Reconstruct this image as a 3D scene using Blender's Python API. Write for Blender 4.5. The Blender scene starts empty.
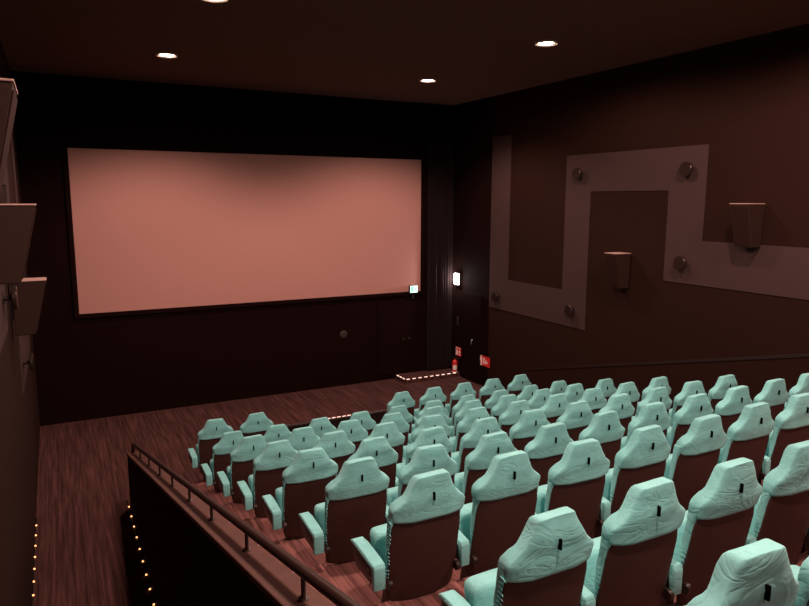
import bpy, bmesh, math, random
from mathutils import Vector, Matrix
random.seed(11)
C = bpy.context.scene.collection
PI = math.pi
H = 4.07                                    # camera height above the front floor

# ------------------------------------------------------------------ materials
def new_mat(name):
    m = bpy.data.materials.new(name); m.use_nodes = True
    nt = m.node_tree
    return m, nt, nt.nodes['Principled BSDF']
def plain(name, col, rough=.6, metal=0, spec=.5, noise=0, nscale=30, bump=0):
    m, nt, b = new_mat(name)
    b.inputs['Base Color'].default_value = (*col, 1)
    b.inputs['Roughness'].default_value = rough
    b.inputs['Metallic'].default_value = metal
    b.inputs['Specular IOR Level'].default_value = spec
    if noise or bump:
        tc = nt.nodes.new('ShaderNodeTexCoord'); n = nt.nodes.new('ShaderNodeTexNoise')
        n.inputs['Scale'].default_value = nscale; n.inputs['Detail'].default_value = 6
        nt.links.new(tc.outputs['Object'], n.inputs['Vector'])
        if noise:
            r = nt.nodes.new('ShaderNodeValToRGB')
            r.color_ramp.elements[0].position = .3; r.color_ramp.elements[1].position = .7
            r.color_ramp.elements[0].color = (*[c*(1-noise) for c in col], 1)
            r.color_ramp.elements[1].color = (*[min(1, c*(1+noise)) for c in col], 1)
            nt.links.new(n.outputs['Fac'], r.inputs['Fac']); nt.links.new(r.outputs['Color'], b.inputs['Base Color'])
        if bump:
            bp = nt.nodes.new('ShaderNodeBump'); bp.inputs['Strength'].default_value = bump
            bp.inputs['Distance'].default_value = .01
            nt.links.new(n.outputs['Fac'], bp.inputs['Height']); nt.links.new(bp.outputs['Normal'], b.inputs['Normal'])
    return m
def glow(name, col, strength):
    m, nt, b = new_mat(name)
    b.inputs['Base Color'].default_value = (*col, 1)
    b.inputs['Emission Color'].default_value = (*col, 1)
    b.inputs['Emission Strength'].default_value = strength
    return m
def fabric(name, col):
    """loose stretch fabric with fine weave and soft wrinkles"""
    m, nt, b = new_mat(name)
    N, L = nt.nodes.new, nt.links.new
    b.inputs['Roughness'].default_value = .85
    b.inputs['Specular IOR Level'].default_value = .2
    b.inputs['Sheen Weight'].default_value = .15
    tc = N('ShaderNodeTexCoord'); oi = N('ShaderNodeObjectInfo')
    ad = N('ShaderNodeVectorMath'); ad.operation = 'ADD'
    sc = N('ShaderNodeVectorMath'); sc.operation = 'SCALE'; sc.inputs['Scale'].default_value = 40
    cb = N('ShaderNodeCombineXYZ')
    for k in range(3): L(oi.outputs['Random'], cb.inputs[k])
    L(cb.outputs[0], sc.inputs[0]); L(tc.outputs['Object'], ad.inputs[0]); L(sc.outputs[0], ad.inputs[1])
    n = N('ShaderNodeTexNoise'); n.inputs['Scale'].default_value = 5; n.inputs['Detail'].default_value = 3
    n.inputs['Distortion'].default_value = 1.2
    L(ad.outputs[0], n.inputs['Vector'])
    r = N('ShaderNodeValToRGB')
    r.color_ramp.elements[0].position = .3; r.color_ramp.elements[1].position = .72
    r.color_ramp.elements[0].color = (*[c*.88 for c in col], 1)
    r.color_ramp.elements[1].color = (*[min(1, c*1.08) for c in col], 1)
    L(n.outputs['Fac'], r.inputs['Fac']); L(r.outputs['Color'], b.inputs['Base Color'])
    mp = N('ShaderNodeMapping'); mp.inputs['Scale'].default_value = (4, 6, 8)
    mp.inputs['Rotation'].default_value = (.3, .5, .2)
    L(ad.outputs[0], mp.inputs['Vector'])
    w = N('ShaderNodeTexNoise'); w.inputs['Scale'].default_value = 1; w.inputs['Detail'].default_value = 2
    w.inputs['Distortion'].default_value = 2.0
    L(mp.outputs[0], w.inputs['Vector'])
    sub = N('ShaderNodeMath'); sub.operation = 'SUBTRACT'; sub.inputs[1].default_value = .5
    ab = N('ShaderNodeMath'); ab.operation = 'ABSOLUTE'
    mn = N('ShaderNodeMath'); mn.operation = 'MINIMUM'; mn.inputs[1].default_value = .10
    L(w.outputs['Fac'], sub.inputs[0]); L(sub.outputs[0], ab.inputs[0]); L(ab.outputs[0], mn.inputs[0])
    bp = N('ShaderNodeBump'); bp.inputs['Strength'].default_value = .28; bp.inputs['Distance'].default_value = .05
    L(mn.outputs[0], bp.inputs['Height'])
    fine = N('ShaderNodeTexNoise'); fine.inputs['Scale'].default_value = 260
    L(ad.outputs[0], fine.inputs['Vector'])
    b2 = N('ShaderNodeBump'); b2.inputs['Strength'].default_value = .2; b2.inputs['Distance'].default_value = .003
    L(fine.outputs['Fac'], b2.inputs['Height']); L(bp.outputs['Normal'], b2.inputs['Normal'])
    L(b2.outputs['Normal'], b.inputs['Normal'])
    return m
def carpet(name, k=1.0):
    """dark red-brown carpet with long thin streaks running towards the screen"""
    m, nt, b = new_mat(name)
    N, L = nt.nodes.new, nt.links.new
    b.inputs['Roughness'].default_value = .95; b.inputs['Specular IOR Level'].default_value = .1
    tc = N('ShaderNodeTexCoord')
    mp = N('ShaderNodeMapping'); mp.inputs['Scale'].default_value = (26, .9, 9)
    n = N('ShaderNodeTexNoise'); n.inputs['Scale'].default_value = 1; n.inputs['Detail'].default_value = 5
    n.inputs['Roughness'].default_value = .65; n.inputs['Distortion'].default_value = .25
    L(tc.outputs['Object'], mp.inputs['Vector']); L(mp.outputs[0], n.inputs['Vector'])
    r = N('ShaderNodeValToRGB'); e = r.color_ramp.elements
    e[0].position = .34; e[0].color = (.036*k, .0155*k, .014*k, 1)
    e[1].position = .68; e[1].color = (.135*k, .058*k, .052*k, 1)
    x = e.new(.5); x.color = (.072*k, .031*k, .028*k, 1)
    L(n.outputs['Fac'], r.inputs['Fac']); L(r.outputs['Color'], b.inputs['Base Color'])
    f = N('ShaderNodeTexNoise'); f.inputs['Scale'].default_value = 180
    L(tc.outputs['Object'], f.inputs['Vector'])
    bp = N('ShaderNodeBump'); bp.inputs['Strength'].default_value = .3; bp.inputs['Distance'].default_value = .005
    L(f.outputs['Fac'], bp.inputs['Height']); L(bp.outputs['Normal'], b.inputs['Normal'])
    return m

M = dict(
    cover=fabric('turquoise_fabric', (.245, .66, .66)),
    shell=plain('brown_plastic', (.052, .022, .018), .55, spec=.3, noise=.12, nscale=60),
    dark=plain('black_plastic', (.020, .010, .009), .45),
    metal=plain('worn_metal', (.35, .33, .32), .35, 1),
    slit=plain('black_slot', (.004, .004, .004), .9, spec=0),
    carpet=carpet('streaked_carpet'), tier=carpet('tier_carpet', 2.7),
    wall=plain('brown_wall', (.0205, .0068, .0042), .9, spec=.15, noise=.18, nscale=45, bump=.15),
    band=plain('grey_wall_panel', (.058, .034, .0325), .9, spec=.15, noise=.1, nscale=80, bump=.1),
    front=plain('black_front_wall', (.010, .0035, .003), .95, spec=.05, noise=.1, nscale=20),
    curtain=plain('black_velvet', (.020, .013, .013), 1, spec=.04),
    ceil=plain('dark_ceiling', (.140, .067, .051), .95, spec=.05, noise=.12, nscale=25),
    screen=plain('screen_fabric', (.505, .262, .228), .9, spec=.05),
    parapet=plain('dark_parapet', (.016, .006, .005), .8, spec=.15),
    ledge=plain('brown_laminate', (.090, .042, .034), .5, spec=.3, noise=.15, nscale=12),
    nosing=plain('pale_nosing', (.42, .24, .22), .4, .3),
    rail=plain('dark_rail', (.022, .009, .007), .4),
    spk=plain('speaker_cabinet', (.030, .0125, .009), .7, spec=.25, noise=.1, nscale=70),
    top=plain('lit_speaker_top', (.50, .32, .28), .6),  # pale tone standing in for light caught on the speaker tops
    grille=plain('speaker_grille', (.024, .010, .008), .8, spec=.1, noise=.3, nscale=400),
    disc=plain('dark_bronze', (.05, .032, .028), .3, .6),
    trimring=plain('white_trim', (.75, .60, .54), .5),
    red=plain('red_paint', (.62, .025, .025), .35),
    redsign=glow('red_sign', (.62, .022, .022), .10),
    whitesign=glow('white_sign', (.85, .62, .56), .14),
    pale=plain('pale_plastic', (.70, .55, .53), .3),
    dull=plain('dull_grey_metal', (.05, .035, .033), .6, .3),
    bulb=glow('warm_bulb', (1, .42, .17), 2.6),
    led=glow('led_dash', (1, .68, .58), 1.0),
    lamp=glow('lamp_disc', (1, .72, .55), 28),
    walllamp=glow('white_lamp', (1, .93, .92), 9),
    exitm=glow('exit_panel', (.66, 1, .84), 1.5),
    exitg=glow('exit_green', (.25, .70, .50), .9),
    white=plain('white_label', (.85, .8, .78), .5),
)

# ------------------------------------------------------------------ mesh helpers
def tag(o, label=None, cat=None, group=None, kind=None):
    if label: o['label'] = label
    if cat: o['category'] = cat
    if group: o['group'] = group
    if kind: o['kind'] = kind
    return o
def obj(name, bm, m, parent=None, smooth=False, angle=None):
    bmesh.ops.recalc_face_normals(bm, faces=bm.faces)
    me = bpy.data.meshes.new(name); bm.to_mesh(me); bm.free()
    for k in (m if isinstance(m, list) else [m]): me.materials.append(k)
    if smooth:
        for p in me.polygons: p.use_smooth = True
        if angle:
            try: me.set_sharp_from_angle(angle=angle)
            except Exception: pass
    o = bpy.data.objects.new(name, me); C.objects.link(o)
    if parent: o.parent = parent
    return o
def empty(name, loc, rz=0):
    o = bpy.data.objects.new(name, None); C.objects.link(o)
    o.location = loc; o.rotation_euler = (0, 0, rz); o.empty_display_size = .1
    return o
def struct(name, bm, m, **k):
    o = obj(name, bm, m, **k); o['kind'] = 'structure'; return o
def add_box(bm, x0, x1, y0, y1, z0, z1, bev=0, mi=0):
    v = [bm.verts.new((x, y, z)) for z in (z0, z1) for y in (y0, y1) for x in (x0, x1)]
    fs = [bm.faces.new([v[i] for i in q]) for q in ((0,2,3,1),(4,5,7,6),(0,1,5,4),(2,6,7,3),(0,4,6,2),(1,3,7,5))]
    for f in fs: f.material_index = mi
    if bev:
        es = {e for f in fs for e in f.edges}
        bmesh.ops.bevel(bm, geom=list(es), offset=bev, segments=2, affect='EDGES', profile=.5)
    return bm
def box(*a, **k): return add_box(bmesh.new(), *a, **k)
def add_prism(bm, poly, axis, a0, a1, bev=0, mi=0):
    """extrude a 2-D outline along an axis: 'x' -> outline in (y,z), 'y' -> (x,z), 'z' -> (x,y)"""
    def P(p, a):
        return {'x': (a, p[0], p[1]), 'y': (p[0], a, p[1]), 'z': (p[0], p[1], a)}[axis]
    A = [bm.verts.new(P(p, a0)) for p in poly]; B = [bm.verts.new(P(p, a1)) for p in poly]
    n = len(poly)
    fs = [bm.faces.new(A), bm.faces.new(B[::-1])]
    for i in range(n): fs.append(bm.faces.new((A[i], A[(i+1) % n], B[(i+1) % n], B[i])))
    for f in fs: f.material_index = mi
    if bev:
        es = {e for f in fs for e in f.edges}
        bmesh.ops.bevel(bm, geom=list(es), offset=bev, segments=2, affect='EDGES', profile=.5)
    return bm
def prism(*a, **k): return add_prism(bmesh.new(), *a, **k)
def add_tube(bm, pts, r, n=12, cap=True):
    pts = [Vector(p) for p in pts]; rings = []
    for i, p in enumerate(pts):
        t = (pts[min(i+1, len(pts)-1)] - pts[max(i-1, 0)]).normalized()
        a = t.cross(Vector((1, 0, 0)) if abs(t.x) < .9 else Vector((0, 0, 1))).normalized(); b = t.cross(a)
        rr = r[i] if isinstance(r, (list, tuple)) else r
        rings.append([bm.verts.new(p + a*rr*math.cos(2*PI*k/n) + b*rr*math.sin(2*PI*k/n)) for k in range(n)])
    for A, B in zip(rings, rings[1:]):
        for k in range(n): bm.faces.new((A[k], A[(k+1) % n], B[(k+1) % n], B[k]))
    if cap: bm.faces.new(rings[0]); bm.faces.new(rings[-1][::-1])
    return bm
def tube(*a, **k): return add_tube(bmesh.new(), *a, **k)
def add_lathe(bm, prof, axis='z', n=28, o=(0, 0, 0)):
    """revolve (radius, height) pairs about an axis through o"""
    o = Vector(o); rings = []
    for r, h in prof:
        ring = []
        for k in range(n):
            c, s = r*math.cos(2*PI*k/n), r*math.sin(2*PI*k/n)
            ring.append(bm.verts.new(o + Vector({'z': (c, s, h), 'x': (h, c, s), 'y': (c, h, s)}[axis])))
        rings.append(ring)
    for A, B in zip(rings, rings[1:]):
        for k in range(n): bm.faces.new((A[k], A[(k+1) % n], B[(k+1) % n], B[k]))
    bm.faces.new(rings[0]); bm.faces.new(rings[-1][::-1])
    return bm
def lathe(*a, **k): return add_lathe(bmesh.new(), *a, **k)
def loft(levels, N=40, p=5, ripple=0, seed=0):
    """levels: (z, half width, y centre, half depth, rear bulge, sag) -> closed rounded column"""
    rnd = random.Random(seed); bm = bmesh.new(); loops = []
    ph = [rnd.uniform(0, 6.28) for _ in range(6)]
    for lv in levels:
        z, w, yc, d, bulge, sag = lv[:6]; tilt = lv[6] if len(lv) > 6 else 0
        lp = []
        for k in range(N):
            t = 2*PI*(k+.5)/N; c, s = math.cos(t), math.sin(t)
            x = math.copysign(abs(c)**(2/p), c)*w; y = math.copysign(abs(s)**(2/p), s)*d
            u = min(1, (x/max(w, 1e-6))**2)
            yy = yc + y - bulge*(1-u)
            zz = z - sag*(1-u)*(1 if s < 0 else .2) + tilt*.5*(1+y/max(d, 1e-6))
            if ripple:
                q = math.sin(31*z+7*x+ph[0]) + .7*math.sin(23*x-40*z+ph[1]) + .6*math.sin(52*z+17*y+ph[2])
                x += ripple*.8*math.sin(37*z+9*y+ph[3])*(1 if c > 0 else -1); yy += ripple*q*(-1 if s < 0 else 1)
                zz += ripple*.7*math.sin(19*x+ph[4])
            lp.append(bm.verts.new((x, yy, zz)))
        loops.append(lp)
    for A, B in zip(loops, loops[1:]):
        for k in range(N): bm.faces.new((A[k], A[(k+1) % N], B[(k+1) % N], B[k]))
    bm.faces.new(loops[0][::-1]); bm.faces.new(loops[-1])
    return bm

# ------------------------------------------------------------------ room
XL, XR, YF, YB, ZC = -.446, 8.2, 13.34, -4.0, H+2.1
ROW_Y = [9.008, 8.006, 7.009, 6.038, 5.030, 4.072, 3.094, 2.012, 1.116]
ROW_DX = [.007, .003, -.001, .001, -.014, .002, .009, -.008, 0]
SLIT = .95
ROW_Z = [max(0, H+z-SLIT) for z in (-3.122, -2.983, -2.712, -2.450, -2.182, -1.930, -1.667, -1.416, -1.1459)]
EDGE = [None] + [ROW_Y[i]+.20 for i in range(9)]      # EDGE[i]: front edge of the platform of row i (0-based)
ZBACK = ROW_Z[8]+.265

bm = bmesh.new()
add_box(bm, XL, XR, EDGE[9], YF, -.12, 0)
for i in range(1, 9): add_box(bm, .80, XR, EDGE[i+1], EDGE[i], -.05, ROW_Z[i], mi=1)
add_box(bm, XL, XR, YB, EDGE[9], -.12, ZBACK)
struct('floor', bm, [M['carpet'], M['tier']])
for i in range(1, 9):                                    # pale nosing strips on the aisle steps
    struct('trim_%d' % (9+i), box(.812, 1.40, EDGE[i]-.028, EDGE[i]+.003, ROW_Z[i]-.012, ROW_Z[i]+.004, bev=.002), M['nosing'])
struct('ceiling', box(XL-.1, XR+.1, YB-.1, YF+.1, ZC, ZC+.1), M['ceil'])
struct('wall_front', box(XL-.1, XR+.1, YF, YF+.1, -.1, ZC), M['front'])
struct('wall_left', box(XL-.1, XL, YB, YF, -.1, ZC), M['wall'])
struct('wall_right', box(XR, XR+.1, YB, YF, -.1, ZC), M['wall'])
struct('wall_back', box(XL-.1, XR+.1, YB-.1, YB, -.1, ZC), M['wall'])

# aisle parapet with its laminate cap
def lz(y): return H-3.175-.264*(y-8.64)
struct('wall_aisle', prism([(EDGE[9], 0), (9.15, 0), (9.15, lz(9.15)-.035), (EDGE[9], lz(EDGE[9])-.035)], 'x', .665, .80), M['parapet'])
struct('trim_1', prism([(EDGE[9], lz(EDGE[9])-.035), (9.16, lz(9.16)-.035), (9.16, lz(9.16)), (EDGE[9], lz(EDGE[9]))], 'x', .655, .808, bev=.006), M['ledge'])

# stepped grey bands on both side walls (one flat panel per wall)
def band(name, xa, xb):
    bm = bmesh.new()
    def cell(y0, y1, z0, z1): add_box(bm, xa, xb, y0, y1, H+z0, H+z1)
    T1, T0, B1, B0, D1, D0 = .775, .145, -1.62, -2.27, -.573, -1.21
    cell(11.085, 11.735, B0, T1+.5)                  # tall run
    cell(9.43, 11.085, B0, B1)                        # low run
    cell(8.80, 9.43, B0, T1)
    cell(7.15, 8.80, T0, T1)
    cell(6.505, 7.15, D0, T1)
    cell(2.00, 6.505, D0, D1)
    bmesh.ops.remove_doubles(bm, verts=bm.verts, dist=1e-5)
    return struct(name, bm, M['band'])
struct('trim_5', box(XR-.004, XR, 11.745, YF, 0, ZC), M['front'])
band('trim_2', XL, XL+.012); band('trim_3', XR-.012, XR)
# sloping dado strip on the right wall, parallel to the tiers
def dz(y): return H-1.89-.262*(y-4.851)
struct('trim_4', prism([(0.0, dz(0)-.022), (10.4, dz(10.4)-.022), (10.4, dz(10.4)+.022), (0.0, dz(0)+.022)], 'x', XR-.012, XR), M['dark'])

# doors
d = struct('door_1', box(6.30, 7.66, YF-.03, YF, .125, 1.80), M['front'])
for dx in (6.925, 7.075):
    hb = bmesh.new(); add_lathe(hb, [(.022, -.07), (.024, -.06), (.012, -.05), (.012, -.03)], 'y', 14, (dx, YF, .925))
    obj('door_handle', hb, M['metal'], d, smooth=True, angle=.6)
d = struct('door_2', box(XR-.03, XR, 12.02, 12.76, .0, 2.0), M['front'])
obj('door_handle', tube([(XR-.02, 12.33, .82), (XR-.06, 12.33, .83), (XR-.06, 12.33, .95), (XR-.02, 12.33, .96)], .012, 8), M['metal'], d, smooth=True)

# ------------------------------------------------------------------ projection screen
s = tag(empty('projection_screen', (3.84, YF, 0)), 'big blank pinkish projection screen with black border on the front wall', 'screen')
obj('screen_fabric', box(.32-3.84, 7.36-3.84, -.055, -.045, H-2.065, H+.873), M['screen'], s)
fb = bmesh.new()
for a in ((.24, .32, H-2.145, H+.953), (7.36, 7.44, H-2.145, H+.953)): add_box(fb, a[0]-3.84, a[1]-3.84, -.06, 0, a[2], a[3])
add_box(fb, .32-3.84, 7.36-3.84, -.06, 0, H-2.145, H-2.065); add_box(fb, .32-3.84, 7.36-3.84, -.06, 0, H+.873, H+.953)
obj('frame', fb, M['front'], s)

# black pleated curtain in the front right corner
cv = bmesh.new(); prev = None; nn = 140
for k in range(nn+1):
    x = 7.50+.66*k/nn; y = 13.215+.028*math.sin(k*.62)+.008*math.sin(k*1.7+1)
    cur = [cv.verts.new((x, y, .14)), cv.verts.new((x, y, H+1.7)), cv.verts.new((x, y+.02, H+1.7)), cv.verts.new((x, y+.02, .14))]
    if prev:
        for j in range(4): cv.faces.new((prev[j], prev[(j+1) % 4], cur[(j+1) % 4], cur[j]))
    else: cv.faces.new(cur)
    prev = cur
cv.faces.new(prev[::-1])
tag(obj('curtain', cv, M['curtain'], smooth=True, angle=1.0), 'black pleated curtain hanging between the screen and the right wall', 'curtain')

# small dull round fixture low on the front wall
tag(obj('wall_socket', lathe([(.03, 0), (.085, 0), (.085, -.02), (.06, -.03), (.03, -.03)], 'y', 24, (5.475, YF, 1.155)), M['dull'], smooth=True, angle=.6),
    'dull round fixture low on the black wall under the screen', 'wall fixture')

# ------------------------------------------------------------------ seats
def armrest_bm(hw=.037):
    pad = bmesh.new()
    out = [(.10, .40), (.10, .535), (.113, .558), (.20, .566), (.34, .580), (.42, .577), (.445, .562), (.442, .545), (.40, .552), (.30, .545), (.143, .532), (.130, .515), (.130, .40)]
    add_prism(pad, out, 'x', -hw, hw, bev=.006)
    return pad
def body_bm():
    return prism([(.126, .425), (.126, .535), (.30, .548), (.43, .556), (.436, .50), (.42, .44), (.36, .415), (.22, .41)], 'x', -.027, .027, bev=.006)
def stand_bm():
    b = bmesh.new(); add_prism(b, [(.25, 0), (.43, 0), (.41, .04), (.36, .34), (.27, .34), (.27, .04)], 'x', -.018, .018, bev=.004)
    add_box(b, -.03, .03, .23, .47, 0, .014, bev=.004); return b
LEAN = .17
def yl(z): return .08*z if z > 0 else -LEAN*z            # z relative to the slit
def head_cover_bm(seed):
    zs = [(-.140, .230, .034, .028), (-.128, .236, .039, .028), (-.11, .238, .041, .028), (-.09, .238, .041, .027), (-.074, .237, .041, .027),
          (-.060, .231, .041, .026), (-.047, .216, .040, .025), (-.033, .197, .040, .023), (-.016, .179, .039, .021), (.006, .162, .039, .019),
          (.034, .145, .039, .017), (.062, .131, .038, .015), (.086, .120, .038, .013), (.104, .112, .037, .011), (.118, .106, .036, .009),
          (.128, .099, .033, .007), (.134, .088, .026, .005), (.136, .06, .014, .003)]
    rnd = random.Random(seed); sk = rnd.uniform(-.006, .006)
    L = []
    for z, w, d, bu in zs:
        if z > 0: z *= .90
        sag = .010 if z < -.12 else (.005 if z < -.10 else 0)
        if z > .1: sag = -.004
        tilt = .016*max(0, 1-abs(z+.035)/.045)
        L.append((SLIT+z, w, yl(z)+d+bu, d, bu, sag, tilt))
    b = loft(L, 72, 9, .0026, seed)
    for v in b.verts:
        v.co.x += sk*max(0, v.co.z-SLIT)/.15
    return b
def back_cover_bm(ruffled):
    """upholstered front and sides of the backrest, with a gathered elastic edge at the rear"""
    L = []
    key = [(-.58, .150, .006), (-.575, .200, .008), (-.55, .222, .011), (-.45, .229, .020), (-.36, .233, .029), (-.27, .236, .035), (-.18, .237, .037), (-.09, .236, .036)]
    for (z0, w0, d0), (z1, w1, d1) in zip(key, key[1:]):
        n = max(1, int((z1-z0)/.006))
        for i in range(n):
            t = i/n; z = z0+(z1-z0)*t; w = w0+(w1-w0)*t; d = d0+(d1-d0)*t
            w += .0035*max(0, math.sin(z*250+math.sin(z*40)))*max(0, 1-abs(z+.40)/.15)
            L.append((SLIT+z, w, yl(z)+.026+d+.012, d, .0, 0))
    z, w, d = key[-1]; L.append((SLIT+z, w, yl(z)+.026+d+.012, d, .0, 0))
    b = loft(L, 40, 5, .0018, 3)
    if ruffled:
        rnd = random.Random(5)
        for k in range(16):
            z = -.50+.0235*k; w = .229+.009*min(1, k/9)
            y0 = yl(z)+.045; t = rnd.uniform(.010, .026); hh = rnd.uniform(.006, .009)
            p = [(-w-.004, y0+.02, SLIT+z), (-w-.004, y0+.02, SLIT+z+2*hh), (-w-.001, y0-t, SLIT+z+hh*.6), (-w+.014, y0+.015, SLIT+z+hh)]
            vs = [b.verts.new(q) for q in p]
            for f in ((0,1,2),(0,2,3),(1,3,2),(0,3,1)): b.faces.new([vs[i] for i in f])
    return b
def shell_bm():
    L = []
    for z, w, d, bu in [(-.672, .16, .008, .02), (-.668, .195, .010, .024), (-.652, .216, .012, .028), (-.60, .226, .014, .030), (-.50, .230, .014, .030), (-.35, .233, .014, .030), (-.22, .232, .014, .030), (-.17, .226, .013, .028), (-.14, .217, .009, .024), (-.12, .205, .004, .018)]:
        L.append((SLIT+z, w, yl(z)+(.006 if z < -.2 else .012)+d+bu, d, bu, .012 if z < -.6 else 0))
    return loft(L, 40, 6)
def tip_bm():
    """tipped-up seat cushion"""
    L = []
    for z, w, yc, d, sag in [(.300, .15, .290, .03, 0), (.306, .19, .290, .046, 0), (.325, .212, .293, .060, 0), (.36, .220, .298, .066, 0), (.50, .224, .325, .068, 0),
                        (.590, .225, .342, .068, -.008), (.616, .222, .347, .064, -.014), (.629, .215, .349, .056, -.018), (.636, .200, .350, .042, -.018), (.639, .16, .351, .020, -.012)]:
        L.append((z, w, yc, d, 0, sag))
    return loft(L, 40, 5.5, .002, 9)
G = {}
def part(key, build, mat, smooth=True, angle=.9):
    """mesh shared by every seat"""
    if key not in G:
        bm = build(); bmesh.ops.recalc_face_normals(bm, faces=bm.faces)
        me = bpy.data.meshes.new(key); bm.to_mesh(me); bm.free(); me.materials.append(mat)
        for p in me.polygons: p.use_smooth = smooth
        if angle:
            try: me.set_sharp_from_angle(angle=angle)
            except Exception: pass
        G[key] = me
    return G[key]
def put(name, me, parent, loc=(0, 0, 0), label=None):
    o = bpy.data.objects.new(name, me); C.objects.link(o); o.parent = parent; o.location = loc
    if label: o['label'] = label
    return o
def slit_bm(): return box(-.0055, .0055, -.006, .012, SLIT-.024, SLIT+.024, bev=.002)
def hinge_bm():
    b = bmesh.new(); add_lathe(b, [(.012, -.012), (.028, -.012), (.028, .012), (.012, .012)], 'x', 16, (0, .105, .42))
    add_box(b, -.006, .006, .10, .20, .405, .435, bev=.003); return b
def screw_bm(): return lathe([(.004, 0), (.009, 0), (.008, -.004), (.004, -.005)], 'x', 12)
def add_armrest(t, x, aisle):
    a = put('armrest', part('armrest', body_bm, M['dark']), t, (x, 0, 0), 'black armrest body')
    put('armrest_cover', part('armrest_cover_%d' % aisle, lambda: armrest_bm(.037 if aisle else .030), M['cover']), a, label='turquoise fabric armrest cover')
    if aisle:
        for y, z in ((.20, .49), (.17, .455), (.17, .415)):
            put('screw', part('screw', screw_bm, M['metal']), a, (-.027, y, z), 'bright metal screw')
def make_seat(x, y, z, variant, left_aisle, right_end, slip=(0, 0)):
    t = empty('cinema_seat', (x, y, z))
    put('back_shell', part('back_shell', shell_bm, M['shell']), t, label='dark brown back shell')
    put('backrest', part('backrest_%d' % left_aisle, lambda: back_cover_bm(left_aisle), M['cover']), t, label='turquoise fabric cover with gathered edge')
    hc = put('headrest_cover', part('headrest_cover_%d' % variant, lambda: head_cover_bm(variant*7+1), M['cover'], angle=None), t, (slip[0], 0, slip[1]), 'turquoise fabric hood over the headrest')
    put('slit', part('slit', slit_bm, M['slit']), hc, label='small black slit')
    put('seat_cushion', part('seat_cushion', tip_bm, M['cover'], angle=None), t, label='tipped-up turquoise seat cushion')
    for sx in (-1, 1):
        put('hinge', part('hinge', hinge_bm, M['dark']), t, (sx*.2275, 0, 0))
        put('stand', part('stand', stand_bm, M['dark']), t, (sx*.12, 0, 0))
    add_armrest(t, -.29, left_aisle)
    if right_end: add_armrest(t, .29, False)
    return t
ORD = ['first', 'second', 'third', 'fourth', 'fifth', 'sixth', 'seventh', 'eighth', 'ninth', 'tenth']
ROWN = ['front row nearest the screen', 'second row from the screen', 'third row from the screen', 'fourth row from the screen', 'fifth row from the screen',
        'sixth row from the screen', 'third row from the picture bottom', 'second row from the picture bottom', 'closest row']
SEATS = {0: [0, 1, 5, 6, 7, 8, 9], 6: range(0, 8), 7: range(0, 5), 8: range(0, 2)}
X0 = 1.80
SLIP = {(6, 0): (.006, .004), (6, 1): (-.012, .018), (6, 4): (.018, -.014), (5, 3): (-.004, -.016), (7, 0): (.002, -.010), (7, 1): (.001, .008), (4, 3): (.008, 0), (4, 5): (.007, 0), (2, 2): (.008, 0)}   # how far a hood has slipped
for r in range(9):
    cols = list(SEATS.get(r, range(10)))
    for c in cols:
        t = make_seat(X0+ROW_DX[r]+.58*c, ROW_Y[r], ROW_Z[r], (r*3+c*5) % 4, c == 0, c == 9 or (r == 0 and c == 1), SLIP.get((r, c), (0, 0)))
        if r == 0:
            if c < 2: lab = 'turquoise-covered cinema seat, %s of the two standing apart at left of front row' % ('left one', 'right one')[c]
            else: lab = 'turquoise-covered cinema seat, %s from the left in front row group of five' % ORD[c-5]
        elif r == 8:
            lab = ('largest turquoise-covered cinema seat, cut off by the picture bottom at right', 'turquoise-covered cinema seat beside the largest one, mostly outside the bottom right corner')[c]
        else:
            lab = 'turquoise-covered cinema seat, %s from the left aisle, %s' % (ORD[c], ROWN[r])
        tag(t, lab, 'seat', 'turquoise covered cinema seats')

# ------------------------------------------------------------------ low barrier in the gap of the front row
t = tag(empty('barrier', (3.55, 8.92, 0)), 'low black barrier panel filling the gap in the front seat row', 'barrier')
obj('panel', box(-.78, .78, -.02, .02, .0, .845), M['parapet'], t)
obj('top_rail', box(-.80, .80, -.035, .035, .845, .875, bev=.006), M['dark'], t)
lb = bmesh.new()
for k in range(6): add_box(lb, -.25+.082*k, -.195+.082*k, -.008, .008, .875, .881)
obj('light_strip', lb, M['led'], t)['label'] = 'row of short white glowing dashes'

# ------------------------------------------------------------------ handrail along the parapet
rx = .735
def rz_(y): return lz(y)+.115
t = tag(empty('handrail', (rx, 5.2, 0)), 'long dark handrail on short posts along the aisle parapet', 'handrail')
t.location = (0, 0, 0)
obj('rail', tube([(rx, 9.08, lz(9.08)), (rx, 9.08, rz_(9.08)-.03), (rx, 9.06, rz_(9.06)-.008), (rx, 9.02, rz_(9.02))] + [(rx, 9.02-.5*k, rz_(9.02-.5*k)) for k in range(1, 17)], .022, 14), M['rail'], t, smooth=True)
for y in (8.15, 7.24, 6.35, 5.55, 4.71, 3.92, 3.06, 2.21, 1.36):
    p = bmesh.new(); add_tube(p, [(rx, y, lz(y)-.005), (rx, y, rz_(y))], .009, 10)
    add_tube(p, [(rx, y, lz(y)-.006), (rx, y, lz(y)+.008)], .022, 12)
    obj('post', p, M['rail'], t, smooth=True, angle=.7)

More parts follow.
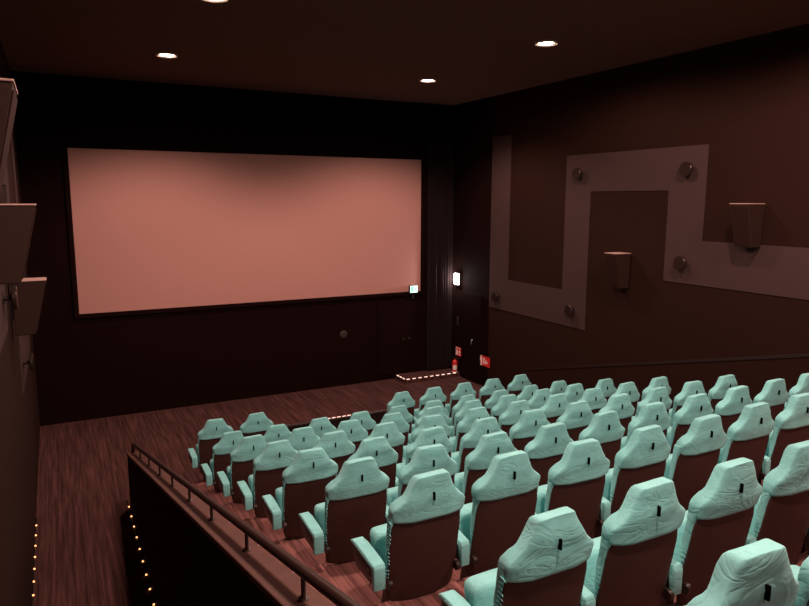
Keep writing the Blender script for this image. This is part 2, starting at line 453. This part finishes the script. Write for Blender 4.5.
# ------------------------------------------------------------------ floor light strings
def rope(name, x, ys, label, side):
    t = tag(empty(name, (x, ys[0], 0)), label, 'light string')
    obj('cable', tube([(0, .25, .012), (0, ys[-1]-ys[0]-.2, .012)], .006, 8), M['dark'], t, smooth=True)
    bm0 = lathe([(.003, .010), (.009, .012), (.011, .019), (.009, .026), (.003, .029)], 'z', 14)
    b0 = obj('bulb', bm0, M['bulb'], t, smooth=True); b0['label'] = 'tiny warm glowing bulb'
    for y in ys[1:]:
        c = b0.copy(); C.objects.link(c); c.parent = t; c.location = (0, y-ys[0], 0)
    return t
rope('floor_light_string', XL+.008, [9.10-.281*k for k in range(8)], 'string of tiny warm floor lights along the foot of the left wall', 1)
rope('floor_light_string', .645, [9.121-.306*k for k in range(9)], 'string of tiny warm floor lights along the foot of the aisle parapet', -1)

# ------------------------------------------------------------------ wall speakers and discs
def speaker(side, y0, y1, ztop, label, h=.56):
    xw = XR if side > 0 else XL; s = -side
    t = tag(empty('wall_speaker', (xw, (y0+y1)/2, H+ztop-h)), label, 'speaker', 'wedge shaped wall speakers')
    hw = (y1-y0)/2; top, bot = .345, .215
    bm = bmesh.new()
    # cabinet: deep and wide at the top, shallow and narrow at the bottom
    v = []
    for z, dp, k in ((0, bot, .88), (h, top, 1)):
        for x, kk in ((.03, k), (dp, k)):
            for yy in (-1, 1): v.append(bm.verts.new((s*x, yy*hw*kk, z)))
    for q in ((0,1,3,2),(4,6,7,5),(0,4,5,1),(2,3,7,6),(0,2,6,4),(1,5,7,3)): bm.faces.new([v[i] for i in q])
    bmesh.ops.bevel(bm, geom=list(bm.edges), offset=.008, segments=2, affect='EDGES')
    obj('cabinet', bm, M['spk'], t)
    g = bmesh.new(); v = []
    for z, k in ((.03, .88), (h-.03, .98)):
        x0 = bot+(top-bot)*z/h
        for xx in (x0-.002, x0+.008):
            for yy in (-1, 1): v.append(g.verts.new((s*xx, yy*(hw*k-.025), z)))
    for q in ((0,1,3,2),(4,6,7,5),(0,4,5,1),(2,3,7,6),(0,2,6,4),(1,5,7,3)): g.faces.new([v[i] for i in q])
    obj('grille', g, M['grille'], t)
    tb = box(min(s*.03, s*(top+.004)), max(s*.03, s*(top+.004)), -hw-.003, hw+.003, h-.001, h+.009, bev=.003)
    obj('lit_top_slab', tb, M['top'], t)['label'] = 'added slab, coloured pale as lit from above'  # thin pale slab added so the cabinet top looks brightly lit
    b = bmesh.new(); add_box(b, min(s*.0, s*.05), max(s*.0, s*.05), -.08, .08, h*.3, h*.75, bev=.004)
    obj('wall_bracket', b, M['dark'], t)
    return t
speaker(1, 7.80, 8.06, -.845, 'wedge shaped speaker on the right wall, inside the dark square of the grey band')
speaker(1, 5.58, 5.86, -.045, 'wedge shaped speaker on the right wall above the lower grey band')
speaker(-1, 7.80, 8.06, -.838, 'farthest and smallest wedge speaker on the left wall, below the others')
speaker(-1, 5.50, 5.82, -.048, 'middle wedge speaker on the left wall, top level with the eye line')
speaker(-1, 3.18, 3.57, .462, 'topmost nearest wedge speaker cut off at the left picture edge')
def disc(side, y, z, label, r=.105):
    xw = XR if side > 0 else XL; s = -side
    t = tag(empty('wall_disc', (xw, y, H+z)), label, 'wall lamp', 'round discs on short arms')
    bm = lathe([(.010, s*.085), (r*.9, s*.085), (r, s*.092), (r, s*.118), (r*.93, s*.126), (.010, s*.128)], 'x', 32)
    obj('disc', bm, M['disc'], t, smooth=True, angle=.6)
    obj('arm', lathe([(.05, s*.0), (.05, s*.02), (.022, s*.03), (.022, s*.09)], 'x', 20), M['dark'], t, smooth=True, angle=.6)
disc(1, 6.79, .444, 'unlit round disc on the right wall, top right corner of the upper grey band')
disc(1, 6.787, -.906, 'unlit round disc on the right wall, left end of the lowest right grey band')
disc(1, 9.12, -1.965, 'unlit round disc on the right wall, bottom corner left of the dark square')
disc(1, 11.40, -2.00, 'unlit round disc on the right wall nearest the white lamp')
disc(1, 9.06, .445, 'faint unlit round disc on the right wall, upper left corner of the grey band')
disc(-1, 6.79, -.87, 'unlit round disc on the left wall beside the smallest wedge speaker')
disc(-1, 9.12, -1.965, 'lowest unlit round disc on the left wall, below the smallest wedge speaker')

# ------------------------------------------------------------------ front corner: lamp, signs, extinguisher, step
t = tag(empty('wall_lamp', (XR, 12.98, 2.14)), 'bright white rectangular lamp on the right wall beside the curtain', 'lamp')
obj('housing', box(-.035, 0, -.085, .085, -.01, .27, bev=.006), M['dark'], t)
obj('diffuser', box(-.085, -.03, -.085, .085, 0, .26, bev=.018), M['walllamp'], t, smooth=True, angle=.7)
t = tag(empty('exit_sign', (7.138, 13.19, 1.99)), 'small glowing pale green exit sign at lower right corner of the screen', 'sign')
obj('housing', box(-.10, .10, -.005, .05, -.006, .165, bev=.004), M['dark'], t)
hb = bmesh.new(); add_box(hb, -.02, .02, .02, .04, -.13, -.004); add_box(hb, -.02, .02, .02, .148, -.15, -.12)
obj('hanger', hb, M['dark'], t)
obj('panel', box(-.092, .092, -.012, -.005, .002, .157), M['exitm'], t)
g = bmesh.new()                                            # running figure leaving through a doorway
add_box(g, -.078, -.012, -.016, -.012, .018, .142); add_lathe(g, [(.002, -.016), (.011, -.016), (.011, -.012), (.002, -.012)], 'y', 12, (.045, 0, .125))
for a in (((.03, .11), (.055, .105), (.04, .06), (.018, .065)), ((.018, .065), (.036, .065), (.02, .018), (.006, .022)), ((.03, .068), (.042, .06), (.068, .03), (.056, .022)),
          ((.05, .104), (.056, .094), (.082, .076), (.076, .070)), ((.03, .108), (.028, .098), (.004, .085), (.002, .094))):
    add_prism(g, list(a), 'y', -.016, -.012)
obj('pictogram', g, M['exitg'], t)

def wall_sign(name, y0, y1, z0, z1, label, build):
    t = tag(empty(name, (XR, (y0+y1)/2, z0)), label, 'sign')
    hw = (y1-y0)/2; h = z1-z0
    obj('plate', box(-.012, 0, -hw, hw, 0, h), M['redsign'], t)
    w = bmesh.new(); build(w, hw, h); obj('symbols', w, M['whitesign'], t)['label'] = 'white symbols and lettering bars'
    return t
def sx(w, y0, y1, z0, z1): add_box(w, -.016, -.012, y0, y1, z0, z1)
# on the right wall +y is towards the screen, i.e. to the left in the photograph
def sg1(w, hw, h):
    sx(w, hw-.012, hw, .0, h); sx(w, -hw+.012, hw-.02, h*.86, h*.92)
    sx(w, .02, hw-.03, .03, .10); sx(w, .03, .055, .10, .14); sx(w, -hw+.02, -.01, .03, .055); sx(w, -hw+.02, -.02, .085, .11); sx(w, -.055, -.03, .11, .15)
def sg2(w, hw, h):
    m = .045
    for a in ((m, hw, 0, .012), (m, hw, h-.012, h), (m, m+.012, 0, h), (hw-.012, hw, 0, h)): sx(w, *a)
    add_lathe(w, [(.035, -.016), (.062, -.016), (.062, -.012), (.035, -.012)], 'x', 20, (0, m+(hw-m)/2, h*.62))
    sx(w, m+.03, m+.055, .02, .07); sx(w, hw-.06, hw-.025, .02, .075)
    sx(w, m+.02, m+.035, h*.35, h*.8)
    for k, (z0, z1) in enumerate(((.05, .16), (.06, .12), (.05, .15), (.07, .11))): sx(w, -.025-.045*k, -.002-.045*k, z0, z1)
    sx(w, -.06, -.0, .15, .175)
wall_sign('extinguisher_sign', 12.82, 13.035, .463, .672, 'small red and white fire sign directly above the red extinguisher', sg1)
wall_sign('fire_sign', 11.67, 12.133, .461, .680, 'wide red and white fire sign on the right wall, right of the extinguisher', sg2)
tag(obj('wall_sticker', box(XR-.012, XR, 12.96, 13.02, 1.19, 1.40, bev=.003), M['dull']), 'small pale upright plate on the right wall below the white lamp', 'plate')

# step in front of the door, edged with a dashed light strip
t = tag(empty('door_step', (7.45, 13.08, 0)), 'low carpeted step with glowing dashed edge in front of the exit door', 'step')
obj('platform', box(-.70, .72, -.25, .255, 0, .104), M['carpet'], t)
lb = bmesh.new()
for k in range(9): add_box(lb, -.68+.152*k, -.60+.152*k, -.262, -.238, .09, .105)
for k in range(3): add_box(lb, -.712, -.688, -.20+.14*k, -.11+.14*k, .09, .105)
obj('light_strip', lb, M['led'], t)['label'] = 'dashed white glowing edge strip'
# extinguisher standing on the step
t = tag(empty('fire_extinguisher', (8.075, 12.90, .106)), 'red fire extinguisher standing on the step by the right wall', 'fire extinguisher')
obj('body', lathe([(.02, .002), (.058, .003), (.062, .012), (.062, .23), (.055, .258), (.034, .28), (.020, .288), (.02, .30)], 'z', 28), M['red'], t, smooth=True, angle=.8)
lbm = bmesh.new()
for k in range(9):
    a0, a1 = PI+.35+.11*k*1.6, PI+.35+.11*(k+1)*1.6
    q = [(.0635*math.cos(a), .0635*math.sin(a), z) for z in (.06, .17) for a in (a0, a1)]
    vs = [lbm.verts.new(p) for p in q]; lbm.faces.new((vs[0], vs[1], vs[3], vs[2]))
bmesh.ops.remove_doubles(lbm, verts=lbm.verts, dist=1e-5)
obj('label_sticker', lbm, M['white'], t, smooth=True)
vb = bmesh.new(); add_tube(vb, [(0, 0, .29), (0, 0, .325)], .016, 12); add_box(vb, -.075, .02, -.009, .009, .322, .332, bev=.003); add_prism(vb, [(.02, .34), (-.08, .362), (-.08, .370), (.02, .352)], 'y', -.008, .008)
obj('valve', vb, M['dark'], t)
obj('hose', tube([(.01, 0, .315), (.05, -.02, .32), (.078, -.03, .28), (.076, -.03, .16), (.07, -.03, .07)], .009, 10), M['dark'], t, smooth=True)
obj('base_ring', lathe([(.055, .001), (.075, .002), (.075, .014), (.064, .018), (.055, .018)], 'z', 28), M['pale'], t, smooth=True, angle=.6)['label'] = 'pale base ring'

# ------------------------------------------------------------------ downlights
LIGHT = (1, .64, .53)
def downlight(x, y, label, power):
    t = tag(empty('ceiling_downlight', (x, y, ZC)), label, 'ceiling light', 'recessed round ceiling lights')
    obj('trim_ring', lathe([(.099, .0), (.100, -.003), (.142, -.026), (.148, -.027), (.150, -.02), (.150, 0)], 'z', 40), M['trimring'], t, smooth=True, angle=.6)
    obj('lens', lathe([(.01, -.004), (.097, -.004), (.094, -.016), (.05, -.022), (.01, -.023)], 'z', 40), M['lamp'], t, smooth=True)['label'] = 'glowing round lens'
    ld = bpy.data.lights.new('downlight_beam', 'SPOT'); ld.energy = power; ld.color = LIGHT
    ld.spot_size = math.radians(138 if y > 10 else 172); ld.spot_blend = .5 if y > 10 else .35; ld.shadow_soft_size = .08
    lo = bpy.data.objects.new('downlight_beam', ld); C.objects.link(lo); lo.parent = t; lo.location = (0, 0, -.045)
LX = (1.66, 6.07)
LAB = {(0, 0): 'recessed round ceiling light above the left half of the screen', (1, 0): 'recessed round ceiling light above the right half of the screen',
       (0, 1): 'recessed round ceiling light cut off by the top picture edge at left', (1, 1): 'largest glowing round ceiling light, upper middle right of the picture'}
for j, y in enumerate((10.73, 7.50, 4.27, 1.04, -2.2)):
    for i, x in enumerate(LX):
        lab = LAB.get((i, j)) or 'recessed round ceiling light %s, %s column, out of the picture' % (('over the middle rows', 'over the last rows', 'behind the last row')[j-2], ('left', 'right')[i])
        downlight(x, y, lab, (420, 220, 480, 530, 200)[j])
def point(name, loc, e, col, r, parent=None):
    ld = bpy.data.lights.new(name, 'POINT'); ld.energy = e; ld.color = col; ld.shadow_soft_size = r
    o = bpy.data.objects.new(name, ld); C.objects.link(o); o.location = loc
    if parent: o.parent = parent
    return o
pl = point('wall_lamp_light', (-.125, .03, .13), 30, (1, .9, .88), .05, bpy.data.objects['wall_lamp'])

w = bpy.data.worlds.new('World'); bpy.context.scene.world = w; w.use_nodes = True
w.node_tree.nodes['Background'].inputs[0].default_value = (0, 0, 0, 1)
w.node_tree.nodes['Background'].inputs[1].default_value = 0

# ------------------------------------------------------------------ camera
f, yaw, pit, rol = 669.05, .482128, .153436, .0029395
fw = Vector((math.sin(yaw)*math.cos(pit), math.cos(yaw)*math.cos(pit), -math.sin(pit)))
r = Vector((math.cos(yaw), -math.sin(yaw), 0)); u = r.cross(fw)
R = r*math.cos(rol)+u*math.sin(rol); U = -r*math.sin(rol)+u*math.cos(rol)
cd = bpy.data.cameras.new('Camera'); cam = bpy.data.objects.new('Camera', cd); C.objects.link(cam)
m = Matrix((R, U, -fw)).transposed().to_4x4(); m.translation = (0, 0, H)
cam.matrix_world = m
cd.sensor_fit = 'HORIZONTAL'; cd.sensor_width = 36; cd.lens = 36*f/809; cd.clip_start = .05
sc = bpy.context.scene; sc.camera = cam
sc.view_settings.view_transform = 'Standard'; sc.view_settings.look = 'None'
sc.view_settings.exposure = 0; sc.view_settings.gamma = 1; sc.view_settings.use_curve_mapping = False
